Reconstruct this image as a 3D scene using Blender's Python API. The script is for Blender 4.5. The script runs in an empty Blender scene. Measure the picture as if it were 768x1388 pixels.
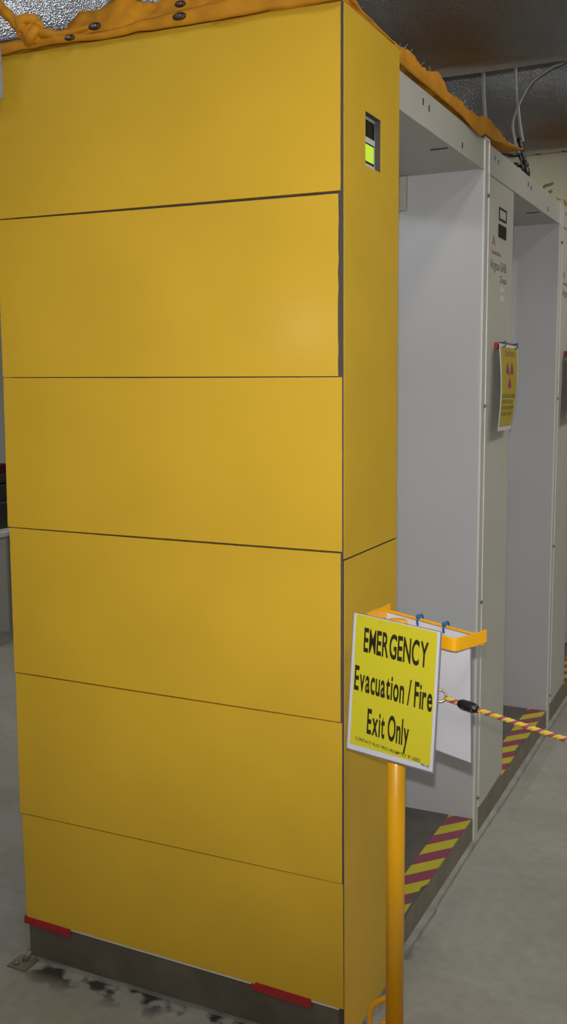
import bpy, bmesh, math, random
from mathutils import Vector, Matrix
from math import sin, cos, pi
random.seed(7)
scene = bpy.context.scene
COL = scene.collection

# ------------------------------------------------------------------ materials
def mat(name, color, rough=.5, metal=0., noise=0., nscale=8., color2=None, bump=0., bscale=60., spec=.5, emit=None, estr=0., coat=0., bdist=.002, coatr=.03):
    m = bpy.data.materials.new(name); m.use_nodes = True
    nt = m.node_tree; b = nt.nodes['Principled BSDF']
    b.inputs['Base Color'].default_value = (*color, 1)
    b.inputs['Roughness'].default_value = rough
    b.inputs['Metallic'].default_value = metal
    b.inputs['Specular IOR Level'].default_value = spec
    b.inputs['Coat Weight'].default_value = coat; b.inputs['Coat Roughness'].default_value = coatr
    tc = nt.nodes.new('ShaderNodeTexCoord')
    if noise > 0 or color2:
        n = nt.nodes.new('ShaderNodeTexNoise'); n.inputs['Scale'].default_value = nscale; n.inputs['Detail'].default_value = 5
        nt.links.new(tc.outputs['Object'], n.inputs['Vector'])
        r = nt.nodes.new('ShaderNodeMapRange'); r.inputs[1].default_value = .3; r.inputs[2].default_value = .7
        nt.links.new(n.outputs['Fac'], r.inputs[0])
        mx = nt.nodes.new('ShaderNodeMix'); mx.data_type = 'RGBA'
        c2 = color2 or tuple(max(0, c * (1 - noise)) for c in color)
        mx.inputs[6].default_value = (*color, 1); mx.inputs[7].default_value = (*c2, 1)
        nt.links.new(r.outputs[0], mx.inputs[0]); nt.links.new(mx.outputs[2], b.inputs['Base Color'])
    if bump > 0:
        n2 = nt.nodes.new('ShaderNodeTexNoise'); n2.inputs['Scale'].default_value = bscale; n2.inputs['Detail'].default_value = 3
        nt.links.new(tc.outputs['Object'], n2.inputs['Vector'])
        bp = nt.nodes.new('ShaderNodeBump'); bp.inputs['Strength'].default_value = bump; bp.inputs['Distance'].default_value = bdist
        nt.links.new(n2.outputs['Fac'], bp.inputs['Height']); nt.links.new(bp.outputs['Normal'], b.inputs['Normal'])
    if emit:
        b.inputs['Emission Color'].default_value = (*emit, 1); b.inputs['Emission Strength'].default_value = estr
    return m

YEL = mat('yellow_board', (.68, .418, .030), .45, coat=.10, coatr=.16, spec=.3, noise=.10, nscale=3.5, bump=.05, bscale=160)
YEDGE = mat('yellow_board_front', (.66, .415, .028), .45, spec=.3, noise=.12, nscale=3.5, bump=.05, bscale=160)
FOAM = mat('grey_foam', (.070, .060, .062), .9, bump=.3, bscale=200)
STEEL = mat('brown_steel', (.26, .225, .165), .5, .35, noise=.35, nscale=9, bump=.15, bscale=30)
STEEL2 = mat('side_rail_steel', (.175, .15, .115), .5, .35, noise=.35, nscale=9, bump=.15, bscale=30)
FRAME = mat('dark_frame', (.05, .042, .038), .8)
WHITE = mat('white_enamel', (.53, .53, .55), .45, noise=.04, nscale=4, bump=.08, bscale=220)
CREAM = mat('cream_enamel', (.50, .485, .435), .45, noise=.06, nscale=5, bump=.08, bscale=220)
LIP = mat('bright_edge', (.72, .72, .70), .35)
PLATE = mat('dark_floor_plate', (.13, .115, .10), .6, .2, noise=.3, nscale=12, bump=.2, bscale=40)
DARK = mat('near_black', (.012, .012, .012), .5)
SLOT = mat('slot_shadow', (.03, .03, .028), .8)
SCREW = mat('screw_steel', (.25, .24, .22), .35, .9)
ORPIPE = mat('orange_paint', (.90, .43, .004), .38, noise=.05, nscale=6, coat=.2)
PRINT = mat('sign_yellow', (.66, .58, .028), .4, spec=.4)
PAPER = mat('sign_paper', (.66, .66, .72), .35)
LAM = mat('laminate_edge', (.22, .22, .27), .3)
INK = mat('ink_black', (.022, .020, .006), .5)
MAG = mat('ink_magenta', (.30, .03, .10), .5)
PURP = mat('ink_faded', (.16, .11, .03), .6)
RED = mat('red_tape', (.42, .018, .02), .5, noise=.2, nscale=40)
BLUE = mat('blue_tie', (.01, .10, .32), .4)
GREYTIE = mat('grey_blue_tie', (.07, .10, .15), .5)
CLOTH = mat('orange_cloth', (.68, .285, .006), .75, noise=.3, nscale=9, bump=.4, bscale=60, bdist=.004)
GROM = mat('grommet_metal', (.09, .05, .04), .5, .7)
GROMC = mat('grommet_centre', (.5, .48, .42), .3, .9)
CABLE = mat('pale_cable', (.36, .36, .34), .5)
BLK = mat('black_rubber', (.010, .010, .011), .35)
BRASS = mat('ring_steel', (.42, .32, .20), .3, .95)
ROPEY = mat('rope_yellow', (.66, .47, .05), .6)
ROPEM = mat('rope_magenta', (.36, .06, .14), .6)
GLOW = mat('green_indicator', (.35, .55, .04), .4, emit=(.58, .86, .05), estr=.55)
GREENOFF = mat('dark_green_indicator', (.016, .022, .013), .6, spec=.15)
REDOFF = mat('dark_red_indicator', (.07, .008, .014), .6, spec=.15)
CLEAR = mat('pale_indicator', (.47, .46, .40), .3)
GLASSBLK = mat('black_indicator', (.008, .009, .005), .2)
TXRED = mat('print_red', (.28, .10, .09), .5)
TXGREY = mat('print_grey', (.13, .125, .11), .5)
LABELW = mat('pale_sticker', (.62, .60, .62), .4)
FLANGE = mat('duct_flange', (.40, .33, .27), .6)
CAB = mat('cabinet_grey', (.40, .40, .37), .6, noise=.1, nscale=3)
WALLM = mat('cream_wall', (.56, .52, .39), .7, noise=.06, nscale=2)
GREYWALL = mat('grey_wall', (.36, .36, .34), .8, noise=.1, nscale=2)
CEIL = mat('dark_ceiling', (.18, .18, .19), .9)
PAD = mat('pad_concrete', (.36, .355, .32), .8, noise=.35, nscale=14, bump=.3, bscale=40)

def foil_mat():
    m = bpy.data.materials.new('foil_insulation'); m.use_nodes = True; nt = m.node_tree; b = nt.nodes['Principled BSDF']
    tc = nt.nodes.new('ShaderNodeTexCoord')
    n = nt.nodes.new('ShaderNodeTexNoise'); n.inputs['Scale'].default_value = 2.2; n.inputs['Detail'].default_value = 6
    nt.links.new(tc.outputs['Object'], n.inputs['Vector'])
    cr = nt.nodes.new('ShaderNodeValToRGB')
    cr.color_ramp.elements[0].position = .3; cr.color_ramp.elements[0].color = (.17, .17, .17, 1)
    cr.color_ramp.elements[1].position = .7; cr.color_ramp.elements[1].color = (.33, .34, .36, 1)
    nt.links.new(n.outputs['Fac'], cr.inputs[0]); nt.links.new(cr.outputs[0], b.inputs['Base Color'])
    b.inputs['Metallic'].default_value = .85; b.inputs['Roughness'].default_value = .30
    v = nt.nodes.new('ShaderNodeTexVoronoi'); v.inputs['Scale'].default_value = 210
    n2 = nt.nodes.new('ShaderNodeTexNoise'); n2.inputs['Scale'].default_value = 170; n2.inputs['Detail'].default_value = 4
    nt.links.new(tc.outputs['Object'], v.inputs['Vector']); nt.links.new(tc.outputs['Object'], n2.inputs['Vector'])
    ad = nt.nodes.new('ShaderNodeMath'); ad.operation = 'ADD'
    nt.links.new(v.outputs['Distance'], ad.inputs[0]); nt.links.new(n2.outputs['Fac'], ad.inputs[1])
    bp = nt.nodes.new('ShaderNodeBump'); bp.inputs['Strength'].default_value = .8; bp.inputs['Distance'].default_value = .0017
    nt.links.new(ad.outputs[0], bp.inputs['Height']); nt.links.new(bp.outputs['Normal'], b.inputs['Normal'])
    return m
FOIL = foil_mat()

def stripes_mat():
    m = bpy.data.materials.new('magenta_yellow_tape'); m.use_nodes = True; nt = m.node_tree; b = nt.nodes['Principled BSDF']
    tc = nt.nodes.new('ShaderNodeTexCoord'); s = nt.nodes.new('ShaderNodeSeparateXYZ')
    nt.links.new(tc.outputs['Object'], s.inputs[0])
    mu = nt.nodes.new('ShaderNodeMath'); mu.operation = 'MULTIPLY'; mu.inputs[1].default_value = -1.15
    nt.links.new(s.outputs['X'], mu.inputs[0])
    ad = nt.nodes.new('ShaderNodeMath'); ad.operation = 'ADD'; nt.links.new(s.outputs['Y'], ad.inputs[0]); nt.links.new(mu.outputs[0], ad.inputs[1])
    # Y is local to the monitor (origin at its opening's far pillar)
    di = nt.nodes.new('ShaderNodeMath'); di.operation = 'DIVIDE'; di.inputs[1].default_value = .146; nt.links.new(ad.outputs[0], di.inputs[0])
    of = nt.nodes.new('ShaderNodeMath'); of.operation = 'ADD'; of.inputs[1].default_value = 10.0; nt.links.new(di.outputs[0], of.inputs[0])
    fr = nt.nodes.new('ShaderNodeMath'); fr.operation = 'FRACT'; nt.links.new(of.outputs[0], fr.inputs[0])
    gt = nt.nodes.new('ShaderNodeMath'); gt.operation = 'GREATER_THAN'; gt.inputs[1].default_value = .5; nt.links.new(fr.outputs[0], gt.inputs[0])
    mx = nt.nodes.new('ShaderNodeMix'); mx.data_type = 'RGBA'
    mx.inputs[6].default_value = (.23, .045, .085, 1); mx.inputs[7].default_value = (.46, .41, .02, 1)
    nt.links.new(gt.outputs[0], mx.inputs[0]); nt.links.new(mx.outputs[2], b.inputs['Base Color'])
    b.inputs['Roughness'].default_value = .55
    m['of'] = 1
    return m, of
TAPE, _of = stripes_mat()

def floor_mat():
    m = bpy.data.materials.new('coated_concrete'); m.use_nodes = True; nt = m.node_tree; b = nt.nodes['Principled BSDF']
    L = nt.links.new
    tc = nt.nodes.new('ShaderNodeTexCoord')
    n = nt.nodes.new('ShaderNodeTexNoise'); n.inputs['Scale'].default_value = 2.2; n.inputs['Detail'].default_value = 6; n.inputs['Distortion'].default_value = .6
    L(tc.outputs['Object'], n.inputs['Vector'])
    cr = nt.nodes.new('ShaderNodeValToRGB')
    cr.color_ramp.elements[0].position = .32; cr.color_ramp.elements[0].color = (.31, .305, .265, 1)
    cr.color_ramp.elements[1].position = .62; cr.color_ramp.elements[1].color = (.385, .38, .34, 1)
    L(n.outputs['Fac'], cr.inputs[0])
    n3 = nt.nodes.new('ShaderNodeTexNoise'); n3.inputs['Scale'].default_value = 30; n3.inputs['Detail'].default_value = 3
    L(tc.outputs['Object'], n3.inputs['Vector'])
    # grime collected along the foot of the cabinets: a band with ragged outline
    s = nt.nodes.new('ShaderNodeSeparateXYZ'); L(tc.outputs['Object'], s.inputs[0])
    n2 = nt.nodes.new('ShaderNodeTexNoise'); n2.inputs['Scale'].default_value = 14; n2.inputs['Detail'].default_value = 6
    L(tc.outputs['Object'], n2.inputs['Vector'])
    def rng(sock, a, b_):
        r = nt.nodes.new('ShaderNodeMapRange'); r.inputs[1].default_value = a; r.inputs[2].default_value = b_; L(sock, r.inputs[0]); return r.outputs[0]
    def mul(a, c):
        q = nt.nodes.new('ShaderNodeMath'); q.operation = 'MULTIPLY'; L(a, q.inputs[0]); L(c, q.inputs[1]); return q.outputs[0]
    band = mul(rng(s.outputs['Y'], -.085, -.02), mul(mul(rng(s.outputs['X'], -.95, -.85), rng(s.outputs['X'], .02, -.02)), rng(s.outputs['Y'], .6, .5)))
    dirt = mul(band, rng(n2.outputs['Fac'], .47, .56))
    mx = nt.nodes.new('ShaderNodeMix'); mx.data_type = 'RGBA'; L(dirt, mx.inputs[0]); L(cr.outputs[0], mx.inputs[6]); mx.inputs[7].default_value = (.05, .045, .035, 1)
    mx2 = nt.nodes.new('ShaderNodeMix'); mx2.data_type = 'RGBA'; mx2.blend_type = 'MULTIPLY'; mx2.inputs[0].default_value = .25
    L(mx.outputs[2], mx2.inputs[6]); L(n3.outputs['Color'], mx2.inputs[7])
    cr2 = nt.nodes.new('ShaderNodeRGBToBW')
    L(n3.outputs['Color'], cr2.inputs[0]); L(rng(cr2.outputs[0], .2, .8), mx2.inputs[7])
    # small dark specks
    v = nt.nodes.new('ShaderNodeTexVoronoi'); v.inputs['Scale'].default_value = 5.5; L(tc.outputs['Object'], v.inputs['Vector'])
    sp = nt.nodes.new('ShaderNodeMath'); sp.operation = 'LESS_THAN'; sp.inputs[1].default_value = .03; L(v.outputs['Distance'], sp.inputs[0])
    mx3 = nt.nodes.new('ShaderNodeMix'); mx3.data_type = 'RGBA'; L(sp.outputs[0], mx3.inputs[0]); L(mx2.outputs[2], mx3.inputs[6]); mx3.inputs[7].default_value = (.16, .15, .13, 1)
    L(mx3.outputs[2], b.inputs['Base Color'])
    b.inputs['Roughness'].default_value = .5
    bp = nt.nodes.new('ShaderNodeBump'); bp.inputs['Strength'].default_value = .08; bp.inputs['Distance'].default_value = .002
    L(n3.outputs['Fac'], bp.inputs['Height']); L(bp.outputs['Normal'], b.inputs['Normal'])
    return m
FLOOR = floor_mat()

# ------------------------------------------------------------------ helpers
def tag(o, label=None, cat=None, group=None, kind=None):
    if label: o['label'] = label
    if cat: o['category'] = cat
    if group: o['group'] = group
    if kind: o['kind'] = kind
    return o
def root_loc(p):
    v = Vector((0, 0, 0))
    while p: v = v + p.location; p = p.parent
    return v
def empty(name, loc, label, cat, group=None):
    group = group or {'contamination_monitor': 'walk-through monitors standing in a row', 'caution_sign': 'caution signs on the white pillars', 'hanging_cable': 'pale cables hanging behind the beam', 'insulated_duct': 'foil-wrapped ducts overhead'}.get(name)
    o = bpy.data.objects.new(name, None); COL.objects.link(o); o.location = loc; o.empty_display_size = .1
    return tag(o, label, cat, group)
def obj(name, bm, m, parent=None, smooth=False, origin=None):
    """link a world-space bmesh as one mesh object"""
    off = root_loc(parent) if parent else Vector(origin or (0, 0, 0))
    bmesh.ops.translate(bm, verts=bm.verts, vec=-off)
    me = bpy.data.meshes.new(name); bm.to_mesh(me); bm.free()
    for x in (m if isinstance(m, (list, tuple)) else [m]): me.materials.append(x)
    if smooth:
        for p in me.polygons: p.use_smooth = True
    o = bpy.data.objects.new(name, me); COL.objects.link(o)
    if parent: o.parent = parent
    else: o.location = off
    return o
def add_box(bm, a, b, bev=0, mi=0):
    a = Vector(a); b = Vector(b); lo = Vector((min(a[i], b[i]) for i in range(3))); hi = Vector((max(a[i], b[i]) for i in range(3)))
    t = bmesh.new(); bmesh.ops.create_cube(t, size=1)
    for v in t.verts: v.co = Vector((lo[i] + (v.co[i] + .5) * (hi[i] - lo[i]) for i in range(3)))
    if bev: bmesh.ops.bevel(t, geom=t.edges[:], offset=bev, segments=2, affect='EDGES', profile=.6)
    merge(bm, t, mi)
def merge(bm, t, mi=0):
    vm = {}
    for v in t.verts: vm[v] = bm.verts.new(v.co)
    for f in t.faces:
        try:
            g = bm.faces.new([vm[v] for v in f.verts]); g.material_index = mi; g.smooth = f.smooth
        except ValueError: pass
    t.free()
def box(a, b, bev=0):
    bm = bmesh.new(); add_box(bm, a, b, bev); return bm
def add_prism(bm, poly, off, mi=0, bev=0):
    """poly: list of 3D points; off: thickness vector"""
    t = bmesh.new(); off = Vector(off)
    A = [t.verts.new(Vector(p)) for p in poly]; B = [t.verts.new(Vector(p) + off) for p in poly]
    n = len(poly)
    t.faces.new(A[::-1]); t.faces.new(B)
    for i in range(n): t.faces.new([A[i], A[(i + 1) % n], B[(i + 1) % n], B[i]])
    bmesh.ops.recalc_face_normals(t, faces=t.faces[:])
    if bev: bmesh.ops.bevel(t, geom=t.edges[:], offset=bev, segments=2, affect='EDGES')
    merge(bm, t, mi)
def prism(poly, off, bev=0):
    bm = bmesh.new(); add_prism(bm, poly, off, 0, bev); return bm
def add_tube(bm, pts, r, seg=10, mi=0, cap=True, flat=1.0):
    pts = [Vector(p) for p in pts]; rings = []; n = len(pts)
    rr = r if isinstance(r, (list, tuple)) else [r] * n
    T = [((pts[min(i + 1, n - 1)] - pts[max(i - 1, 0)]).normalized()) for i in range(n)]
    up = Vector((0, 0, 1)) if abs(T[0].z) < .9 else Vector((1, 0, 0))
    N = (up - T[0] * up.dot(T[0])).normalized()
    for i in range(n):
        N = (N - T[i] * N.dot(T[i])).normalized(); B = T[i].cross(N)
        rings.append([bm.verts.new(pts[i] + (N * cos(2 * pi * k / seg) * flat + B * sin(2 * pi * k / seg)) * rr[i]) for k in range(seg)])
    for i in range(n - 1):
        for k in range(seg):
            f = bm.faces.new([rings[i][k], rings[i][(k + 1) % seg], rings[i + 1][(k + 1) % seg], rings[i + 1][k]]); f.smooth = True; f.material_index = mi
    if cap:
        f = bm.faces.new(rings[0][::-1]); f.material_index = mi
        f = bm.faces.new(rings[-1]); f.material_index = mi
def tube(pts, r, seg=10, flat=1.0):
    bm = bmesh.new(); add_tube(bm, pts, r, seg, flat=flat); return bm
def add_torus(bm, c, axis, R, r, seg=24, ms=8):
    c = Vector(c); ax = Vector(axis).normalized(); u = ax.orthogonal().normalized(); w = ax.cross(u)
    rings = []
    for i in range(seg):
        a = 2 * pi * i / seg; d = u * cos(a) + w * sin(a)
        rings.append([bm.verts.new(c + d * (R + r * cos(2 * pi * k / ms)) + ax * r * sin(2 * pi * k / ms)) for k in range(ms)])
    for i in range(seg):
        for k in range(ms):
            f = bm.faces.new([rings[i][k], rings[(i + 1) % seg][k], rings[(i + 1) % seg][(k + 1) % ms], rings[i][(k + 1) % ms]]); f.smooth = True
def add_lathe(bm, c, axis, prof, seg=20, mi=0):
    c = Vector(c); ax = Vector(axis).normalized(); u = ax.orthogonal().normalized(); w = ax.cross(u); rings = []
    for (r, h) in prof:
        rings.append([bm.verts.new(c + ax * h + (u * cos(2 * pi * k / seg) + w * sin(2 * pi * k / seg)) * max(r, 1e-5)) for k in range(seg)])
    for i in range(len(rings) - 1):
        for k in range(seg):
            f = bm.faces.new([rings[i][k], rings[i][(k + 1) % seg], rings[i + 1][(k + 1) % seg], rings[i + 1][k]]); f.smooth = True; f.material_index = mi
    bm.faces.new(rings[0][::-1]).material_index = mi; bm.faces.new(rings[-1]).material_index = mi
def spline(P, n=8):
    P = [Vector(p) for p in P]; out = []
    for i in range(len(P) - 1):
        p0 = P[max(i - 1, 0)]; p1 = P[i]; p2 = P[i + 1]; p3 = P[min(i + 2, len(P) - 1)]
        for k in range(n):
            t = k / n; out.append(.5 * ((2 * p1) + (p2 - p0) * t + (2 * p0 - 5 * p1 + 4 * p2 - p3) * t * t + (3 * p1 - p0 - 3 * p2 + p3) * t ** 3))
    out.append(P[-1]); return out
def interp(tab, x):
    if x <= tab[0][0]: return tab[0][1]
    for (a, b), (c, d) in zip(tab, tab[1:]):
        if x <= c: return b + (d - b) * (x - a) / (c - a)
    return tab[-1][1]
def text_bm(s, fn, u0, u1, v0, v1, weight=0.0, thick=.0003):
    """letters mapped so their bounding box fills u0..u1, v0(bottom)..v1(top); fn(u,v,h)->world point"""
    cu = bpy.data.curves.new('t', 'FONT'); cu.body = s; cu.size = 1; cu.offset = weight; cu.extrude = .01; cu.resolution_u = 3; cu.space_character = 1.06
    o = bpy.data.objects.new('t', cu); COL.objects.link(o)
    dg = bpy.context.evaluated_depsgraph_get(); dg.update()
    me = bpy.data.meshes.new_from_object(o.evaluated_get(dg))
    bpy.data.objects.remove(o); bpy.data.curves.remove(cu)
    bm = bmesh.new(); bm.from_mesh(me); bpy.data.meshes.remove(me)
    xs = [v.co.x for v in bm.verts]; ys = [v.co.y for v in bm.verts]
    x0, x1, y0, y1 = min(xs), max(xs), min(ys), max(ys)
    for v in bm.verts:
        u = u0 + (v.co.x - x0) / (x1 - x0) * (u1 - u0); w = v0 + (v.co.y - y0) / (y1 - y0) * (v1 - v0)
        v.co = Vector(fn(u, w, thick if v.co.z > 0 else 0.0))
    bmesh.ops.recalc_face_normals(bm, faces=bm.faces[:])
    return bm
def word_bm(s, fn, u0, u1, v0, v1, weight=.01, gap=.075, thick=.0003):
    """condensed bold lettering set glyph by glyph; v0..v1 spans baseline to cap height"""
    glyphs = []; x = 0
    for ch in s:
        if ch == ' ': x += .22 if gap < .1 else .40; continue
        cu = bpy.data.curves.new('t', 'FONT'); cu.body = ch; cu.size = 1; cu.offset = weight * .5 if ch in 'M' else weight; cu.extrude = .01; cu.resolution_u = 4
        o = bpy.data.objects.new('t', cu); COL.objects.link(o)
        dg = bpy.context.evaluated_depsgraph_get(); dg.update()
        me = bpy.data.meshes.new_from_object(o.evaluated_get(dg)); bpy.data.objects.remove(o); bpy.data.curves.remove(cu)
        bm = bmesh.new(); bm.from_mesh(me); bpy.data.meshes.remove(me)
        xs = [v.co.x for v in bm.verts]; a, b = min(xs), max(xs)
        k = .95 if ch == 'M' else 1.0
        for v in bm.verts: v.co.x = x + (v.co.x - a) * k
        x += (b - a) * k + gap; glyphs.append(bm)
    W = x - gap; cap = .70
    out = bmesh.new()
    for bm in glyphs:
        for v in bm.verts: v.co = Vector(fn(u0 + v.co.x / W * (u1 - u0), v0 + v.co.y / cap * (v1 - v0), thick if v.co.z > 0 else 0.0))
        merge(out, bm)
    bmesh.ops.recalc_face_normals(out, faces=out.faces[:])
    return out
def structure(name, bm, m):
    return tag(obj(name, bm, m), kind='structure')

# ------------------------------------------------------------------ the room
XL, XR, YF, YB, ZC = -4.2, 2.6, -4.0, 7.0, 3.7
structure('floor', box((XL - .1, YF - .1, -.1), (XR + .1, YB + .1, 0)), FLOOR)
structure('ceiling', box((XL - .1, YF - .1, ZC), (XR + .1, YB + .1, ZC + .1)), CEIL)
structure('wall_back', box((XL - .1, YB, 0), (XR + .1, YB + .1, ZC)), WALLM)
structure('wall_front', box((XL - .1, YF - .1, 0), (XR + .1, YF, ZC)), GREYWALL)
structure('wall_left', box((XL - .1, YF, 0), (XL, YB, ZC)), GREYWALL)
structure('wall_right', box((XR, YF, 0), (XR + .1, YB, ZC)), GREYWALL)
bm = bmesh.new(); add_box(bm, (XL, YB - .02, 3.43), (XR, YB, 3.50), .003)
for x in (-1.32, -1.10, -.88, -.62, -.3): add_lathe(bm, (x, YB - .02, 3.455), (0, -1, 0), [(.028, 0), (.028, .02), (.015, .03)], 12, 1)
structure('trim_1', bm, [FLANGE, DARK])
# raised grout pad the cabinets are bedded on
bm = bmesh.new()
poly = [(-.90, .012, 0), (-.66, .004, 0), (-.6, .012, 0), (-.2, .012, 0), (-.006, .010, 0), (-.004, .4, 0), (.002, .7, 0), (-.004, .72, 0), (-.006, 1.1, 0), (.0, 1.6, 0), (-.004, 2.4, 0), (0, 3.6, 0), (0, 4.9, 0), (-.90, 4.9, 0)]
add_prism(bm, poly, (0, 0, .015)); structure('trim_2', bm, PAD)

# ------------------------------------------------------------------ insulated ducts
def duct(y, z, r, x0, x1, label, seams):
    t = empty('insulated_duct', (0, y, z), label, 'duct', None)
    bm = bmesh.new(); n = 64; prof = []
    seg = 72; rings = []
    N = 60
    for i in range(N + 1):
        x = x0 + (x1 - x0) * i / N
        rings.append([bm.verts.new((x, y + cos(2 * pi * k / seg) * r * (1 + .006 * sin(3 * k + i * .7)), z + sin(2 * pi * k / seg) * r * (1 + .006 * sin(2 * k - i)))) for k in range(seg)])
    for i in range(N):
        for k in range(seg):
            f = bm.faces.new([rings[i][k], rings[i + 1][k], rings[i + 1][(k + 1) % seg], rings[i][(k + 1) % seg]]); f.smooth = True
    bm.faces.new(rings[0][::-1]); bm.faces.new(rings[-1])
    bmesh.ops.recalc_face_normals(bm, faces=bm.faces[:])
    obj('insulation_jacket', bm, FOIL, t)
    for s in seams:
        bm = bmesh.new(); add_lathe(bm, (s, y, z), (1, 0, 0), [(r * 1.008, 0), (r * 1.015, .004), (r * 1.015, .046), (r * 1.008, .05)], 72)
        obj('foil_band', bm, FOIL, t)
        for e in (-.25, .25):
            obj('hanger_rod', tube([(s + .025, y + e, z + (r * r - .0625) ** .5 - .01), (s + .025, y + e, ZC)], .006, 8), SCREW, t)
    return t
duct(1.17, 2.87, .40, XL, XR, 'large round foil-wrapped duct overhead, the nearer one, directly above the yellow cabinet', [-3.2, 1.6])
duct(2.85, 2.91, .345, XL, XR, 'round foil-wrapped duct farther back, seen below the nearer duct behind the pale cables', [-2.6, 1.9])

# ------------------------------------------------------------------ contamination monitors
XW = -.02
def face(u, v, h):  # print on a front face: u = y, v = z
    return (XW + .0025 + h, u, v)
def screw(par, y, z, x=XW + .0035, r=.006):
    bm = bmesh.new(); add_lathe(bm, (x, y, z), (1, 0, 0), [(r, 0), (r, .002), (r * .6, .0045)], 12)
    obj('screw', bm, SCREW, par)
def opening(t, ya, yb, y0, beam=None):
    """header beam, floor plate, kick rail and tape of one walk-through, ya..yb; y0 = far pillar start"""
    yp = ya; ya = beam or ya
    bm = bmesh.new()
    add_box(bm, (-.90, yp, 2.168), (XW - .002, yb, 2.252), .002)
    add_box(bm, (XW - .010, ya, 2.166), (XW, yb, 2.254), .0015)
    add_box(bm, (XW - .004, ya, 2.164), (XW + .002, yb, 2.170), .001)
    hb = obj('header_beam', bm, CREAM, t)
    ya = yp
    for (y, z) in ((y0 - .597, 2.224), (y0 - .548, 2.219), (y0 - .24, 2.189)):
        obj('fixing_slot', box((XW, y - .004, z - .008), (XW + .0012, y + .004, z + .008), .0005), SLOT, hb)
    if beam:
        for (y, z) in ((beam + .07, 2.224), (beam + .115, 2.219)):
            obj('fixing_slot', box((XW, y - .003, z - .007), (XW + .0012, y + .003, z + .007), .0005), SLOT, hb)
    bm = box((-.086, y0 - .328, 2.1655), (-.036, y0 - .323, 2.168)); obj('vent_slot', bm, SLOT, hb)
    bm = box((-.90, ya, .070), (XW - .001, yb, .088), .001); obj('floor_plate', bm, PLATE, t)
    bm = box((-.032, ya, .015), (XW, yb, .086), .001); obj('kick_rail', bm, STEEL, t)
def tape(t, y0, ya, torn):
    bm = bmesh.new(); P = [(-.101, y0), (-.022, y0 - .002)]
    if torn:
        P += [(-.0225, y0 - .48), (-.034, y0 - .505), (-.031, y0 - .53), (-.047, y0 - .55), (-.040, y0 - .57), (-.052, y0 - .585), (-.030, y0 - .60), (-.028, ya + .12), (-.045, ya + .1), (-.022, ya + .09), (-.022, ya)]
    else:
        P += [(-.0225, y0 - .42), (-.037, y0 - .43), (-.035, y0 - .55), (-.024, y0 - .56), (-.022, ya)]
    P += [(-.101, ya)]
    add_prism(bm, [(x, y, .0882) for x, y in P], (0, 0, .0005))
    o = obj('hazard_tape', bm, TAPE, t)
    return o
def pillar(t, y0, y1, ind, first_mat=CREAM):
    bm = bmesh.new(); add_box(bm, (-.90, y0, .015), (XW - .003, y1, 2.252), .002); b = obj('pillar_body', bm, WHITE, t)
    # vertical edge flange with raised lips and a recessed window at its head
    bm = bmesh.new()
    add_box(bm, (XW - .004, y0 + .001, .015), (XW + .0015, y0 + .060, 2.166), .0008)
    add_box(bm, (XW - .004, y0 + .001, 2.166), (XW, y0 + .060, 2.262), .0008)
    for a, b2 in ((y0, y0 + .006), (y0 + .054, y0 + .060)):
        add_box(bm, (XW - .002, a, .015 if a == y0 else .108), (XW + .004, b2, 2.262), .0008, 1)  # edge highlight lines are put into the lips' paler colour
    add_box(bm, (XW - .002, y0, 2.256), (XW + .004, y0 + .060, 2.263), .0008, 1)
    fl = obj('edge_flange', bm, [CREAM, LIP], t)
    for z in (2.096, 1.449, .813, .145): screw(fl, y0 + .046, z)
    bm = bmesh.new(); pts = [(XW + .002, y, z) for (y, z) in ((y0 + .063, .118), (y0 + .075, .100), (y1, .108), (y1, 2.160), (y0 + .063, 2.160))]
    add_prism(bm, pts, (-.006, 0, 0), 0, .0008); fp = obj('front_panel', bm, CREAM, t)
    obj('kick_rail', box((-.03, y0 + .06, .015), (XW + .001, y1, .104), .001), STEEL, t)
    # indicator windows
    bm = bmesh.new(); a, b2, c, d = y0 + .188, y0 + .287, 2.043, 2.083
    w = .006
    add_box(bm, (XW + .002, a, c), (XW + .0045, b2, c + w)); add_box(bm, (XW + .002, a, d - w), (XW + .0045, b2, d))
    add_box(bm, (XW + .002, a, c + w), (XW + .0045, a + w, d - w)); add_box(bm, (XW + .002, b2 - w, c + w), (XW + .0045, b2, d - w))
    fr = obj('indicator_frame', bm, DARK, t)
    obj('indicator_lens', box((XW + .002, a + w, c + w), (XW + .003, b2 - w, d - w)), ind[0], fr)
    obj('indicator_window', box((XW + .002, y0 + .185, 1.989), (XW + .0045, y0 + .285, 2.030), .0005), ind[1], t)
    def f(u, v, h): return (XW + .0021 + h, y0 + u, v)
    # maker's mark: a red open triangle over a line of red capitals
    bm = bmesh.new()
    for poly in ([(.104, 1.955), (.111, 1.955), (.126, 1.983), (.122, 1.984)], [(.141, 1.955), (.149, 1.955), (.130, 1.984), (.122, 1.984)], [(.114, 1.9635), (.139, 1.9635), (.136, 1.9675), (.117, 1.9675)]):
        add_prism(bm, [f(u, v, 0) for u, v in poly], (.0004, 0, 0))
    merge(bm, text_bm('CANBERRA', f, .096, .228, 1.928, 1.940, .01, .0004))
    obj('maker_logo', bm, TXRED, t)
    bm = text_bm('Argos-5AB', f, .090, .300, 1.872, 1.912, .012, .0004); merge(bm, text_bm('Zeus', f, .214, .305, 1.845, 1.868, .012, .0004))
    obj('model_lettering', bm, TXGREY, t)
    obj('sticker', box((XW + .002, y0 + .232, 1.818), (XW + .0026, y0 + .277, 1.834)), LABELW, t)
    obj('sticker', box((XW + .002, y0 + .228, 1.790), (XW + .0026, y0 + .273, 1.806)), LABELW, t)

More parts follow.
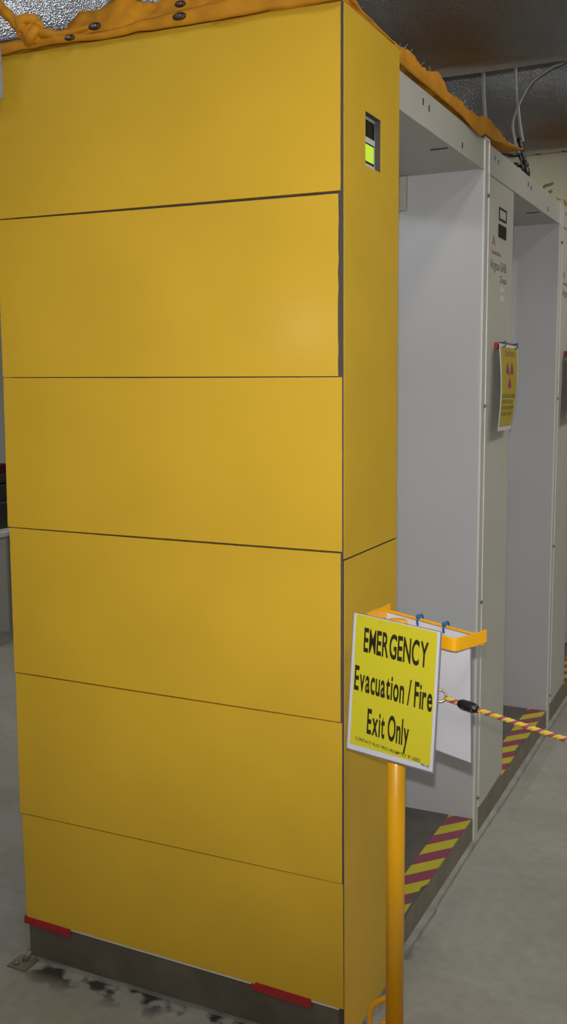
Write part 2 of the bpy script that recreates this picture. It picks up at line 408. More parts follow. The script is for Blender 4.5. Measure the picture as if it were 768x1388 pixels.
# --- the near monitor, clad in yellow boards
P = .333; Y2 = 1.165
m1 = empty('contamination_monitor', (-.45, .6, .0), 'nearest walk-through monitor, its side and front clad in yellow boards above a brown steel foot', 'radiation monitor')
obj('pillar_body', box((-.898, .014, .11), (-.0160, P, 2.268), .002), FRAME, m1)
obj('inner_panel', box((-.898, P, .088), (-.0160, P + .003, 2.168), .0008), WHITE, m1)
opening(m1, P + .003, Y2, Y2)
TP1 = tape(m1, Y2 - .001, P + .003, True)
PAN = [
    ((-.905, 2.297), (-.008, 2.2815), (-.008, 1.9165), (-.904, 1.9262), 0),
    ((-.909, 1.9235), (-.0133, 1.9110), (-.0135, 1.5408), (-.910, 1.5470), 1),
    ((-.911, 1.5452), (-.0052, 1.5387), (-.0050, 1.1697), (-.915, 1.1732), 0),
    ((-.912, 1.1702), (-.0088, 1.1650), (-.0086, .7925), (-.914, .7962), 0),
    ((-.913, .7925), (-.0057, .7895), (-.0055, .4195), (-.916, .4160), 0),
    ((-.912, .4130), (-.0036, .4172), (-.0015, .1185), (-.909, .1270), 0)]
for i, (tl, tr, br, bl, rag) in enumerate(PAN):
    right = []
    n = 14
    for k in range(n + 1):
        s = k / n; j = random.uniform(-.0012, .0009) if rag else random.uniform(-.0003, .0003)
        right.append((tr[0] + (br[0] - tr[0]) * s + (j if 0 < k < n else 0), tr[1] + (br[1] - tr[1]) * s))
    top = [(tl[0] + (tr[0] - tl[0]) * k / 8, tl[1] + (tr[1] - tl[1]) * k / 8 - (.0010 * sin(pi * k / 8) if i else 0)) for k in range(8)]
    poly = [(x, 0, z) for x, z in top + right + [bl]]
    bm = prism(poly, (0, .012, 0))
    # each board hangs with its foot a couple of millimetres proud of the one beneath
    zt, zb = tl[1], bl[1]
    for v in bm.verts:
        s = (zt - v.co.z) / (zt - zb); v.co.y += .0022 * (1 - s) - .0008
    o = obj('side_board', bm, YEL, m1)
# front: grey foam core with yellow skin, and a cut-out for the indicators
FX = -.014
hy0, hy1, hz0, hz1 = .119, .214, 1.987, 2.098
def foam_with_hole(z0, z1, hole, x0, x1, ya=.002, yb=P):
    bm = bmesh.new()
    if not hole:
        add_box(bm, (x0, ya, z0), (x1, yb, z1)); return bm
    o = [(ya, z0), (yb, z0), (yb, z1), (ya, z1)]; h = [(hy0, hz0), (hy1, hz0), (hy1, hz1), (hy0, hz1)]
    V = {}
    for nm, x in (('a', x0), ('b', x1)):
        V[nm, 'o'] = [bm.verts.new((x, *p)) for p in o]; V[nm, 'h'] = [bm.verts.new((x, *p)) for p in h]
    for k in range(4):
        j = (k + 1) % 4
        bm.faces.new([V['b', 'o'][k], V['b', 'o'][j], V['b', 'h'][j], V['b', 'h'][k]])
        bm.faces.new([V['a', 'o'][j], V['a', 'o'][k], V['a', 'h'][k], V['a', 'h'][j]])
        bm.faces.new([V['a', 'o'][k], V['a', 'o'][j], V['b', 'o'][j], V['b', 'o'][k]])
        bm.faces.new([V['a', 'h'][j], V['a', 'h'][k], V['b', 'h'][k], V['b', 'h'][j]])
    bmesh.ops.recalc_face_normals(bm, faces=bm.faces[:]); return bm
fb = obj('front_board', foam_with_hole(1.1535, 2.280, True, FX, -.0012), FOAM, m1); tag(fb, 'upper front board with indicator cut-out')
obj('yellow_facing', foam_with_hole(1.1535, 2.280, True, -.0012, 0, .0005), YEDGE, fb)
fb = obj('front_board', foam_with_hole(.020, 1.150, False, FX, -.0002), FOAM, m1); tag(fb, 'lower front board')
obj('yellow_facing', foam_with_hole(.020, 1.150, False, -.0002, .0010, .0005), YEDGE, fb)
# indicators seen in the cut-out
ip = obj('indicator_plate', box((-.0158, hy0, hz0), (-.0145, hy1 + .0, hz1)), LABELW, m1)
obj('black_window', box((-.0145, hy0 + .0, 2.056), (-.0138, .2105, 2.091)), GLASSBLK, ip)
obj('window_surround', box((-.0145, hy0, 2.000), (-.0141, .209, 2.044)), DARK, ip)
tag(obj('lit_window', box((-.0141, hy0, 2.005), (-.0135, .205, 2.040)), GLOW, ip), 'lit lime green window')
# foot rail of the side
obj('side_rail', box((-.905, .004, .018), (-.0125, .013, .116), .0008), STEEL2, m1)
obj('corner_foam', box((-.0118, .004, .016), (-.0005, .016, .1165), .0008), DARK, m1)
obj('edge_trim', prism([(-.9, .001, .1272), (-.013, .001, .1188), (-.013, .001, .1125), (-.9, .001, .1215)], (0, .006, 0)), LIP, m1)
bm = bmesh.new(); add_prism(bm, [(-.915, -.0018, .1285), (-.765, -.0018, .1262), (-.767, -.0018, .1035), (-.917, -.0018, .1085)], (0, .0012, 0)); add_prism(bm, [(-.915, -.0018, .1285), (-.917, -.0018, .1085), (-.9170, .04, .1085), (-.915, .04, .1285)], (-.0008, 0, 0))
obj('red_tape', bm, RED, m1)
bm = bmesh.new(); add_prism(bm, [(-.226, -.0018, .1250), (-.082, -.0018, .1215), (-.081, -.0018, .0985), (-.236, -.0018, .1040), (-.238, -.0018, .1190), (-.226, -.0018, .1195)], (0, .0012, 0))
obj('red_tape', bm, RED, m1)
bm = bmesh.new(); add_lathe(bm, (-.155, -.0018, .111), (0, -1, 0), [(.0025, 0), (.0018, .001)], 10); obj('rivet', bm, SCREW, m1)
bm = bmesh.new(); add_box(bm, (-.945, -.045, .000), (-.885, .012, .005), .001); add_tube(bm, [(-.915, -.01, .004), (-.905, .006, .03)], .008, 8); add_lathe(bm, (-.925, -.03, .005), (0, 0, 1), [(.008, 0), (.008, .006), (.004, .008)], 6)
obj('floor_bracket', bm, STEEL, m1)
# sensor box in the corner of the first walk-through
bm = bmesh.new(); add_box(bm, (-.45, Y2 - .018, 2.062), (-.263, Y2 - .001, 2.166), .001)
add_prism(bm, [(-.300, Y2 - .018, 2.166), (-.268, Y2 - .018, 2.064), (-.300, Y2 - .018, 2.064)], (0, -.004, 0)); sb = obj('sensor_box', bm, CREAM, m1)

M2 = empty('contamination_monitor', (-.45, Y2 + .6, 0), 'middle white walk-through monitor, its dark and pale indicator windows above grey lettering', 'radiation monitor')
pillar(M2, Y2, Y2 + .390, (CLEAR, GREENOFF)); opening(M2, Y2 + .390, Y2 + 1.21, Y2 + 1.21, Y2 + .061)
TP2 = tape(M2, Y2 + 1.209, Y2 + .390, False)
M3 = empty('contamination_monitor', (-.45, Y2 + 1.81, 0), 'white walk-through monitor farther back at the right picture edge, with a dark red upper indicator', 'radiation monitor')
pillar(M3, Y2 + 1.21, Y2 + 1.60, (REDOFF, GREENOFF)); opening(M3, Y2 + 1.60, Y2 + 2.42, Y2 + 2.42, Y2 + 1.271)
TP3 = tape(M3, Y2 + 2.419, Y2 + 1.60, False)
M4 = empty('contamination_monitor', (-.45, Y2 + 3.0, 0), 'farthest white monitor, only a sliver of its side showing at the right edge', 'radiation monitor')
pillar(M4, Y2 + 2.42, Y2 + 2.81, (CLEAR, GREENOFF))
# stripe phase: tape objects keep their own origin, so shift it to the far end of each opening
for o, y0 in ((TP1, Y2), (TP2, Y2 + 1.21), (TP3, Y2 + 2.42)):
    dx = o.parent.location
    sh = Vector((0 - dx.x, (y0 - .130) - dx.y, 0))
    o.data.transform(Matrix.Translation(-sh)); o.location = sh

# ------------------------------------------------------------------ caution signs hung on the pillar fronts
def caution(dy, label, group):
    A = Vector((.004, 1.297 + dy, 1.647)); B = Vector((.015, 1.512 + dy, 1.6425)); Cc = Vector((.004, 1.262 + dy, 1.366)); D = Vector((.006, 1.472 + dy, 1.364))
    t = empty('caution_sign', (A + B) / 2, label, 'sign', group)
    def pt(u, v, h=0):   # u 0..1 across, v 0..1 down
        p = (A * (1 - u) + B * u) * (1 - v) + (Cc * (1 - u) + D * u) * v
        s = min(1, max(0, (v - .2) / .6)); bow = .008 * sin(pi * v)
        return p + Vector((bow + .010 * v * v * (1 - u) + h, .010 * sin(pi * v), 0))
    def sheet(u0, u1, v0, v1, h, th, n=14):
        bm = bmesh.new(); g = {}
        for side, hh in ((0, h), (1, h + th)):
            for i in range(n + 1):
                for j in range(5): g[side, i, j] = bm.verts.new(pt(u0 + (u1 - u0) * j / 4, v0 + (v1 - v0) * i / n, hh))
        for i in range(n):
            for j in range(4):
                bm.faces.new([g[0, i, j], g[0, i, j + 1], g[0, i + 1, j + 1], g[0, i + 1, j]]); bm.faces.new([g[1, i, j + 1], g[1, i, j], g[1, i + 1, j], g[1, i + 1, j + 1]])
        for i in range(n):
            for j in (0, 4): bm.faces.new([g[0, i, j], g[0, i + 1, j], g[1, i + 1, j], g[1, i, j]])
        for j in range(4):
            for i in (0, n): bm.faces.new([g[0, i, j], g[1, i, j], g[1, i, j + 1], g[0, i, j + 1]])
        bmesh.ops.recalc_face_normals(bm, faces=bm.faces[:]); return bm
    obj('laminated_sheet', sheet(0, 1, 0, 1, 0, .001), PAPER, t)
    obj('yellow_print', sheet(.045, .955, .035, .955, .001, .0004), mat('caution_yellow', (.40, .36, .022), .45, color2=(.42, .29, .02), nscale=14), t)
    f = lambda u, v, h: pt(u, 1 - v, .0015 + h)
    obj('heading', text_bm('CAUTION', f, .25, .80, .86, .925, .012), MAG, t)
    # three-bladed radiation symbol
    bm = bmesh.new(); c = (.50, .655); ru = .27; asp = .216 / .28
    def pol(r, a): return f(c[0] + ru * r * cos(a), c[1] + ru * r * sin(a) * asp, 0)
    for a0 in (30, 150, 270):
        ring = [pol(.22, math.radians(a0 - 28)), *[pol(.80, math.radians(a0 + e)) for e in (-30, -15, 0, 15, 30)], pol(.22, math.radians(a0 + 28))]
        add_prism(bm, ring, (.0003, 0, 0))
    add_prism(bm, [pol(.12, 2 * pi * k / 14) for k in range(14)], (.0003, 0, 0))
    obj('trefoil_symbol', bm, MAG, t)
    bm = bmesh.new()
    for s, u0, u1, v in (('RADIOLOGICAL BUFFER', .10, .90, .425), ('POSTED AREA', .10, .80, .355), ('NO FOOD OR DRINK', .10, .88, .285), ('BEYOND CONTACT', .10, .84, .215)):
        merge(bm, text_bm(s, f, u0, u1, v - .045, v, .012))
    obj('small_print', bm, PURP, t)
    for u in (.18, .82):
        bm = bmesh.new(); p = pt(u, .0, .003); add_torus(bm, p + Vector((0, 0, -.002)), (0, 1, .2), .008, .0022, 14, 6); add_lathe(bm, p + Vector((.003, 0, .005)), (1, 0, 0), [(.003, 0), (.006, .003), (.003, .007)], 10)
        obj('cable_tie', bm, GREYTIE, t)
    bm = tube([A + Vector((-.008, .03, .003)), B + Vector((-.004, -.02, .004))], .004, 8); obj('hanging_bar', bm, TXRED, t)
    bm = bmesh.new(); add_box(bm, (XW + .002, 1.322 + dy, 1.630), (A.x - .012, 1.375 + dy, 1.651), .001); obj('red_mount', bm, RED, t)
    return t
caution(0, 'yellow caution sign with magenta radiation symbol hanging on the middle white pillar', None)
caution(1.21, 'second yellow caution sign cut by the right picture edge, on the farther white pillar', None)

# ------------------------------------------------------------------ cloth over the tops
cc = empty('cloth_cover', (-.45, .2, 2.29), 'orange-yellow cloth cover with metal grommets bunched over the top of the yellow cabinet', 'cloth')
UP = [(-.93, 2.325), (-.845, 2.325), (-.78, 2.333), (-.725, 2.337), (-.69, 2.352), (-.66, 2.363), (-.63, 2.370), (-.60, 2.372), (-.57, 2.388), (-.545, 2.400), (-.52, 2.385), (-.49, 2.362), (-.46, 2.358), (-.40, 2.362), (-.3, 2.368), (-.15, 2.35), (0, 2.31)]
LO = [(-.93, 2.296), (-.868, 2.297), (-.738, 2.299), (-.573, 2.291), (-.456, 2.289), (-.273, 2.286), (-.037, 2.2815), (0, 2.281)]
def ribbon(stations, rows, fn, thick=.003):
    bm = bmesh.new(); g = []
    for i in range(stations + 1): g.append([bm.verts.new(fn(i / stations, j / rows)) for j in range(rows + 1)])
    for i in range(stations):
        for j in range(rows):
            f = bm.faces.new([g[i][j], g[i + 1][j], g[i + 1][j + 1], g[i][j + 1]]); f.smooth = True
    bmesh.ops.recalc_face_normals(bm, faces=bm.faces[:])
    bm.normal_update()
    N = stations + 1; back = [[bm.verts.new(g[i][j].co - g[i][j].normal * thick) for j in range(rows + 1)] for i in range(N)]
    for i in range(stations):
        for j in range(rows):
            f = bm.faces.new([back[i][j + 1], back[i + 1][j + 1], back[i + 1][j], back[i][j]]); f.smooth = True
    for i in range(stations):
        for j in (0, rows): bm.faces.new([g[i][j], g[i + 1][j], back[i + 1][j], back[i][j]])
    for j in range(rows):
        for i in (0, stations): bm.faces.new([g[i][j], g[i][j + 1], back[i][j + 1], back[i][j]])
    bmesh.ops.recalc_face_normals(bm, faces=bm.faces[:])
    return bm
def wob(x, k=1.): return .004 * k * sin(x * 31) + .003 * k * sin(x * 57 + 1) + .002 * k * sin(x * 113 + 2)
def back_layer(s, t):
    x = -.93 + .93 * s; up = interp(UP, x); lo = interp(LO, x)
    path = [(-.004, lo + .012), (.006, lo + (up - lo) * .45), (.030, up), (.055, up - .010), (.10, lo + .01), (.30, 2.283)]
    q = t * (len(path) - 1); i = min(int(q), len(path) - 2); w = q - i
    y = path[i][0] * (1 - w) + path[i + 1][0] * w; z = path[i][1] * (1 - w) + path[i + 1][1] * w
    return Vector((x, y + wob(x + t, 1.2 * sin(pi * t)), z + wob(x * 1.4 + 2 * t, .5 * sin(pi * t))))
obj('folded_layer', ribbon(150, 20, back_layer), CLOTH, cc)
HEM = [(-.93, .030), (-.82, .026), (-.70, .020), (-.62, .017), (-.50, .020), (-.40, .030), (-.3, .036), (-.15, .045), (0, .02)]
def front_hem(s, t):
    x = -.932 + .93 * s; lo = interp(LO, x); h = interp(HEM, x)
    return Vector((x, -.011 - .006 * sin(pi * t) + wob(x, .35), lo - .001 + h * t + wob(x * .7 + 3, .25)))
obj('front_hem', ribbon(150, 6, front_hem, .004), CLOTH, cc)
# along the front edge, over the first beam
UF = [(.0, 2.293), (.2, 2.290), (.30, 2.292), (.36, 2.299), (.438, 2.312), (.521, 2.297), (.567, 2.298), (.639, 2.316), (.689, 2.316), (.721, 2.309), (.748, 2.292), (.837, 2.300), (.947, 2.294), (1.064, 2.300), (1.13, 2.313), (1.189, 2.323), (1.27, 2.314), (1.347, 2.302), (1.445, 2.300), (1.634, 2.318)]
LF = [(.0, 2.282), (.30, 2.282), (.325, 2.281), (.36, 2.262), (.475, 2.261), (.655, 2.262), (.898, 2.261), (1.02, 2.250), (1.10, 2.247), (1.15, 2.266), (1.25, 2.266), (1.34, 2.278), (1.423, 2.284), (1.634, 2.311)]
def front_strip(s, t):
    y = .0 + 1.634 * s; up = interp(UF, y); lo = interp(LF, y)
    path = [(-.004 if y < .34 else -.012, lo), (-.002 if y < .34 else -.008, lo + (up - lo) * .5), (-.014, up), (-.05, up - .004), (-.10, max(2.259, lo + .006)), (-.30, 2.284 if y < .36 else 2.262)]
    q = t * (len(path) - 1); i = min(int(q), len(path) - 2); w = q - i
    x = path[i][0] * (1 - w) + path[i + 1][0] * w; z = path[i][1] * (1 - w) + path[i + 1][1] * w
    lim = .35
    return Vector((x + (.002 + wob(y * 1.3 + t, .6)) * sin(pi * t), y, z + wob(y + 2 * t, .4 * sin(pi * t))))
obj('front_edge_strip', ribbon(170, 18, front_strip), CLOTH, cc)
for (x, z, r) in ((-.589, 2.316, .016), (-.658, 2.302, .013), (-.370, 2.303, .016), (-.368, 2.328, .013)):
    bm = bmesh.new(); n_ = Vector((.05, -1, .15)); yy = -.024 if z < 2.32 else -.022
    add_lathe(bm, (x, yy + .006, z), n_, [(r, 0), (r, .003), (r * .8, .006), (r * .45, .006)], 20)
    for v in bm.verts: v.co.z = z + (v.co.z - z) * .55
    g_ = obj('grommet', bm, GROM, cc)
    bm = bmesh.new(); add_lathe(bm, (x, yy, z), n_, [(r * .5, 0), (r * .42, .002)], 14)
    for v in bm.verts: v.co.z = z + (v.co.z - z) * .5
    obj('grommet_centre', bm, GROMC, g_)
# knotted tie
kn = Vector((-.772, -.014, 2.336)); bm = bmesh.new()
add_tube(bm, spline([(-1.75, .85, 2.66), (-1.35, .40, 2.66), (-1.05, .06, 2.52), (-.90, -.015, 2.435), (-.845, -.024, 2.395), (-.80, -.026, 2.350), (-.775, -.03, 2.335)], 8), [.012 + .002 * sin(i * 1.3) for i in range(49)], 12, flat=.8)
add_tube(bm, spline([(-1.75, .86, 2.645), (-1.35, .41, 2.645), (-1.05, .07, 2.505), (-.90, -.008, 2.42), (-.845, -.016, 2.383), (-.80, -.020, 2.340), (-.785, -.02, 2.325)], 8), [.010 + .002 * sin(i * 1.7 + 1) for i in range(49)], 12, flat=.8)
loop = [kn + Vector((.023 * cos(a), -.006 + .012 * sin(2 * a), .024 * sin(a))) for a in [2 * pi * k / 20 for k in range(20)]]
add_tube(bm, loop + [loop[0]], [.0115 + .0015 * sin(k * 2) for k in range(21)], 12)
loop = [kn + Vector((.013 * cos(a) + .010, .000 + .012 * sin(a + 1), .017 * sin(a) - .006)) for a in [2 * pi * k / 20 for k in range(20)]]
add_tube(bm, loop + [loop[0]], .009, 12)
add_tube(bm, spline([kn + Vector((.012, 0, -.005)), kn + Vector((.045, .0, -.012)), kn + Vector((.08, .008, -.018)), kn + Vector((.16, .012, -.012))], 6), [.010] * 10 + [.009, .009, .008, .008, .007, .007, .006, .005, .004], 10)
obj('knotted_tie', bm, CLOTH, cc)
bm = bmesh.new(); ft = 0
for k in range(34):
    y = random.uniform(.35, 1.6); z = interp(UF, y); L = random.uniform(.008, .022)
    a = Vector((-.018, y, z)); d = Vector((random.uniform(-.3, .3), random.uniform(-.8, 1.), random.uniform(.3, 1))).normalized()
    add_tube(bm, [a, a + d * L * .5, a + d * L + Vector((0, .004, 0))], .0006, 4)
o = obj('frayed_threads', bm, CABLE, cc); o['kind'] = 'stuff'
# cloth on the farther cabinets
cf = empty('cloth_cover', (-.2, 2.8, 2.255), 'folded orange cloth lying on top of the cabinets at the right picture edge', 'cloth')
def far_fold(s, t):
    y = 2.50 + .90 * s; a = pi * t
    h = min(.14, (.050 + .150 * (y - 2.50)) * (1 + .05 * sin(19 * s)))
    return Vector((-.075 - .22 * t + wob(y * 2 + t, 1), y, 2.257 + h * max(0, sin(a)) ** .6 + wob(y + t * 3, .8) * sin(a)))
obj('lower_fold', ribbon(60, 16, far_fold), CLOTH, cf)
def far_fold2(s, t):
    y = 2.55 + .7 * s; a = pi * t
    return Vector((-.035 - .12 * t + wob(y * 2 + t + 1, 1), y, 2.256 + .045 * max(0, sin(a)) ** .6 + wob(y * 1.7 + t * 3, .8) * sin(a)))
obj('upper_fold', ribbon(60, 12, far_fold2), CLOTH, cf)
bm = bmesh.new()
for pts in ([(-.1, 2.36, 2.2565), (-.1, 2.40, 2.30), (-.1, 2.45, 2.335), (-.1, 2.53, 2.352), (-.1, 2.62, 2.374)], [(-.1, 2.37, 2.2565), (-.1, 2.42, 2.290), (-.1, 2.50, 2.312), (-.1, 2.56, 2.330)], [(-.1, 2.38, 2.258), (-.09, 2.44, 2.300), (-.08, 2.49, 2.318)]):
    add_tube(bm, spline(pts, 4), .006, 6)
tag(obj('bent_wire', bm, STEEL, None, origin=(-.1, 2.4, 2.256)), 'dark bent wire ends sticking up from the white beam in front of the cream wall', 'wire')

# ------------------------------------------------------------------ cables
bm = tube(spline([(-.235, 1.9, ZC), (-.236, 1.9, 3.1), (-.222, 1.9, 2.66), (-.217, 1.9, 2.554), (-.203, 1.9, 2.42), (-.19, 1.9, 2.34), (-.17, 1.88, 2.254)], 8), .0065, 8)
tag(obj('hanging_cable', bm, CABLE, None, origin=(-.17, 1.88, 2.254)), 'single pale cable hanging straight down behind the orange cloth, the left one', 'cable', 'pale cables hanging behind the beam')
t = empty('hanging_cable', (-.055, 1.9, 2.256), 'straight pale cable running down into a thick black connector on the white beam', 'cable')
obj('cord', tube(spline([(-.11, 1.9, ZC), (-.108, 1.9, 3.0), (-.103, 1.9, 2.652), (-.096, 1.9, 2.566), (-.082, 1.9, 2.46), (-.070, 1.9, 2.40)], 8), .0065, 8), CABLE, t)
bm = bmesh.new()
add_tube(bm, spline([(-.088, 1.9, 2.412), (-.078, 1.9, 2.37), (-.066, 1.9, 2.33), (-.058, 1.9, 2.29), (-.055, 1.9, 2.257)], 5), [.011, .013, .015, .012, .015, .016, .012, .012, .014, .011, .012, .015, .017, .013, .016, .017, .017, .015, .013, .012, .010], 8)
add_tube(bm, [(-.075, 1.9, 2.352), (-.10, 1.87, 2.350), (-.135, 1.84, 2.352)], [.006, .006, .005], 8)
add_tube(bm, [(-.062, 1.9, 2.312), (-.09, 1.88, 2.314), (-.13, 1.84, 2.313)], [.006, .004, .003], 8)
add_lathe(bm, (-.09, 1.88, 2.314), (1, .6, 0), [(.008, -.012), (.011, -.006), (.011, .006), (.008, .012)], 10)
obj('connector', bm, BLK, t)
bm = tube(spline([(.35, 1.9, ZC), (.30, 1.9, 3.1), (.18, 1.9, 2.74), (.082, 1.9, 2.668), (.022, 1.9, 2.646), (-.043, 1.9, 2.606), (-.082, 1.9, 2.545), (-.102, 1.895, 2.493), (-.106, 1.89, 2.45), (-.094, 1.89, 2.40), (-.078, 1.89, 2.36)], 8), .005, 8)
tag(obj('hanging_cable', bm, CABLE, None, origin=(-.078, 1.89, 2.36)), 'thin pale cable curving in from the upper right to the black connector', 'cable', 'pale cables hanging behind the beam')

# ------------------------------------------------------------------ stanchion with sign bracket
a_ = -.3146; O = Vector((.0507, -.0694, 1.0543)); R_ = Vector((cos(a_), sin(a_), 0)); D_ = Vector((-sin(a_), cos(a_), 0))
def SD(s, d, z): v = O + R_ * s + D_ * d; v.z = z; return v
pc = SD(.065, .06, 0)
st = empty('stanchion', (pc.x, pc.y, 0), 'orange-yellow painted steel stanchion standing before the yellow cabinet corner', 'stanchion')
bm = bmesh.new(); add_lathe(bm, (pc.x, pc.y, 0), (0, 0, 1), [(.0195, .012), (.0195, 1.028)], 40); obj('pole', bm, ORPIPE, st)
bm = bmesh.new(); add_lathe(bm, (pc.x, pc.y, 0), (0, 0, 1), [(.0215, 1.020), (.0222, 1.022), (.0222, 1.036), (.0200, 1.041), (.012, 1.043)], 40); obj('pole_cap', bm, ORPIPE, st)
bm = bmesh.new(); add_lathe(bm, (pc.x, pc.y, 0), (0, 0, 1), [(.125, 0), (.125, .010), (.118, .014), (.028, .016), (.024, .03)], 48); obj('base_plate', bm, ORPIPE, st)
bm = tube(spline([(pc.x - .012, pc.y, .199), (pc.x - .028, pc.y, .191), (pc.x - .046, pc.y, .175), (pc.x - .055, pc.y, .160), (pc.x - .057, pc.y, .14), (pc.x - .057, pc.y, .09), (pc.x - .050, pc.y, .068), (pc.x - .034, pc.y, .058), (pc.x - .012, pc.y, .055)], 6), .0062, 10)
obj('cord_hook', bm, ORPIPE, st)
bm = tube([(pc.x - .015, pc.y - .004, .142), (pc.x - .026, pc.y - .004, .140), (pc.x - .030, pc.y - .004, .132), (pc.x - .030, pc.y - .004, .10)], .005, 8); obj('cord_hook', bm, ORPIPE, st)
# flat bar bracket
def bar(path, h, th, ztop):
    """path: list of (s,d); ztop(s) gives the upper edge"""
    bm = bmesh.new(); pts = [Vector((s, d)) for s, d in path]; rings = []
    for i, p in enumerate(pts):
        t0 = (pts[min(i + 1, len(pts) - 1)] - pts[max(i - 1, 0)]).normalized(); nn = Vector((-t0.y, t0.x)) * th / 2
        zt = ztop(p.x, p.y); q = []
        for sg, z in ((1, zt), (-1, zt), (-1, zt - h), (1, zt - h)): q.append(bm.verts.new(SD(p.x + nn.x * sg, p.y + nn.y * sg, z)))
        rings.append(q)
    for i in range(len(rings) - 1):
        for k in range(4): bm.faces.new([rings[i][k], rings[i][(k + 1) % 4], rings[i + 1][(k + 1) % 4], rings[i + 1][k]])
    bm.faces.new(rings[0][::-1]); bm.faces.new(rings[-1]); bmesh.ops.recalc_face_normals(bm, faces=bm.faces[:])
    bmesh.ops.bevel(bm, geom=[e for e in bm.edges if not e.is_boundary and e.calc_face_angle(0) > .7], offset=.0008, segments=2, affect='EDGES')
    return bm
zt = lambda s, d: 1.0575 - .068 * s + (.10 * max(0, d - .09) if s > .2 else .06 * max(0, d - .09))
path = [(.006, .112), (.010, .085), (.016, .04), (.019, .022), (.023, .016), (.030, .013), (.13, .012), (.226, .012), (.233, .013), (.2385, .017), (.2405, .024), (.243, .05), (.2445, .08), (.246, .104), (.2465, .110)]
br = obj('sign_bracket', bar(path, .0255, .0042, zt), ORPIPE, st)
obj('back_bar', bar([(.009, .104), (.1, .105), (.245, .105)], .020, .003, lambda s, d: 1.0475 - .070 * s), ORPIPE, br)
bm = bmesh.new(); add_prism(bm, [SD(.048, .02, 1.0), SD(.082, .02, 1.0), SD(.082, .104, 1.0), SD(.048, .104, 1.0)], (0, 0, .006)); obj('bracket_strap', bm, ORPIPE, br)
# eye hook holding the rope
bm = bmesh.new(); add_tube(bm, [SD(.075, .066, .904), SD(.10, .068, .904), SD(.140, .070, .902)], .004, 8); add_torus(bm, SD(.146, .070, .902), D_, .008, .0025, 16, 6)
obj('eye_hook', bm, SCREW, st)

# ------------------------------------------------------------------ emergency sign
b_ = .0827
N0 = Vector((sin(a_), -cos(a_), 0)); DN = Vector((0, 0, -1)) * cos(b_) + N0 * sin(b_)
NF = R_.cross(DN); NF = NF if NF.y < 0 else -NF      # normal towards the viewer's side
def sg(u, v, h=0): return O + R_ * u + DN * v + NF * h
def quad(q, h, th): return prism([sg(u, v, h) for u, v in q], NF * th)
es = empty('emergency_sign', O, 'yellow laminated sign reading EMERGENCY Evacuation / Fire Exit Only on the stanchion bracket', 'sign')
obj('laminate', quad([(-.0015, -.004), (.2185, .0005), (.2195, .2785), (-.0015, .2835)], -.0006, .0008), LAM, es)
obj('paper', quad([(.0005, -.0028), (.2150, .0022), (.2162, .2755), (.0008, .2815)], .0002, .0004), PAPER, es)
obj('yellow_print', quad([(.0075, -.0015), (.2088, .0040), (.2098, .2655), (.0085, .2700)], .0006, .0004), PRINT, es)
fs = lambda u, v, h: sg(u, -v, .0010 + h)
def shear(fn, k): return lambda u, v, h: fn(u, v - k * (u - .1), h)
fz = shear(fs, .025)
for s, u0, u1, v0, v1, w in (('EMERGENCY', .0305, .1905, -.0735, -.0250, .022), ('Evacuation / Fire', .0115, .2065, -.1560, -.1065, .022), ('Exit Only', .0505, .1560, -.2385, -.1880, .022)):
    obj('lettering', word_bm(s, fz, u0, u1, v0, v1, w), INK, es)
obj('small_print', word_bm('CONTACT RAD PRO PROMPTLY IF USED.', shear(fs, .040), .0225, .1880, -.2610, -.2545, .008, .10), INK, es)
obj('form_number', word_bm('RSL-02', shear(fs, .04), .1895, .2080, -.2655, -.2610, .02, .10), INK, es)
for u, v in ((.0705, .0050), (.137, .0062)):
    bm = bmesh.new(); add_lathe(bm, sg(u, v, .0010), NF, [(.0024, 0), (.0022, .0004)], 14); obj('punched_hole', bm, ORPIPE, es)

bs = empty('blank_sign', SD(.1, .1, 1.04), 'blank white back of a laminated sheet tied with blue ties behind the emergency sign', 'sign')
bm = prism([SD(.004, .0985, 1.0435), SD(.220, .0985, 1.0290), SD(.226, .0995, .7630), SD(.010, .0995, .7770)], D_ * .0008); obj('laminate', bm, LAM, bs)
bm = prism([SD(.006, .0980, 1.0420), SD(.2172, .0980, 1.0275), SD(.2232, .0990, .7652), SD(.012, .0990, .7790)], D_ * .0006); obj('white_sheet', bm, PAPER, bs)
for s, z in ((.0905, 1.031), (.1555, 1.026)):
    bm = bmesh.new()
    add_tube(bm, spline([SD(s, .0970, z - .003), SD(s + .0005, .094, z + .004), SD(s + .002, .095, z + .012), SD(s + .003, .105, z + .0185), SD(s + .003, .1105, z + .008), SD(s + .001, .109, z - .003)], 6), .0024, 8)
    add_lathe(bm, SD(s + .0025, .096, z + .015), N0, [(.003, -.003), (.0050, 0), (.0050, .003), (.003, .006)], 12)
    obj('blue_tie', bm, BLUE, bs)
    bm = bmesh.new(); add_lathe(bm, SD(s - .001, .0979, z - .003), N0, [(.0022, 0), (.002, .0004)], 12); obj('punched_hole', bm, DARK, bs)

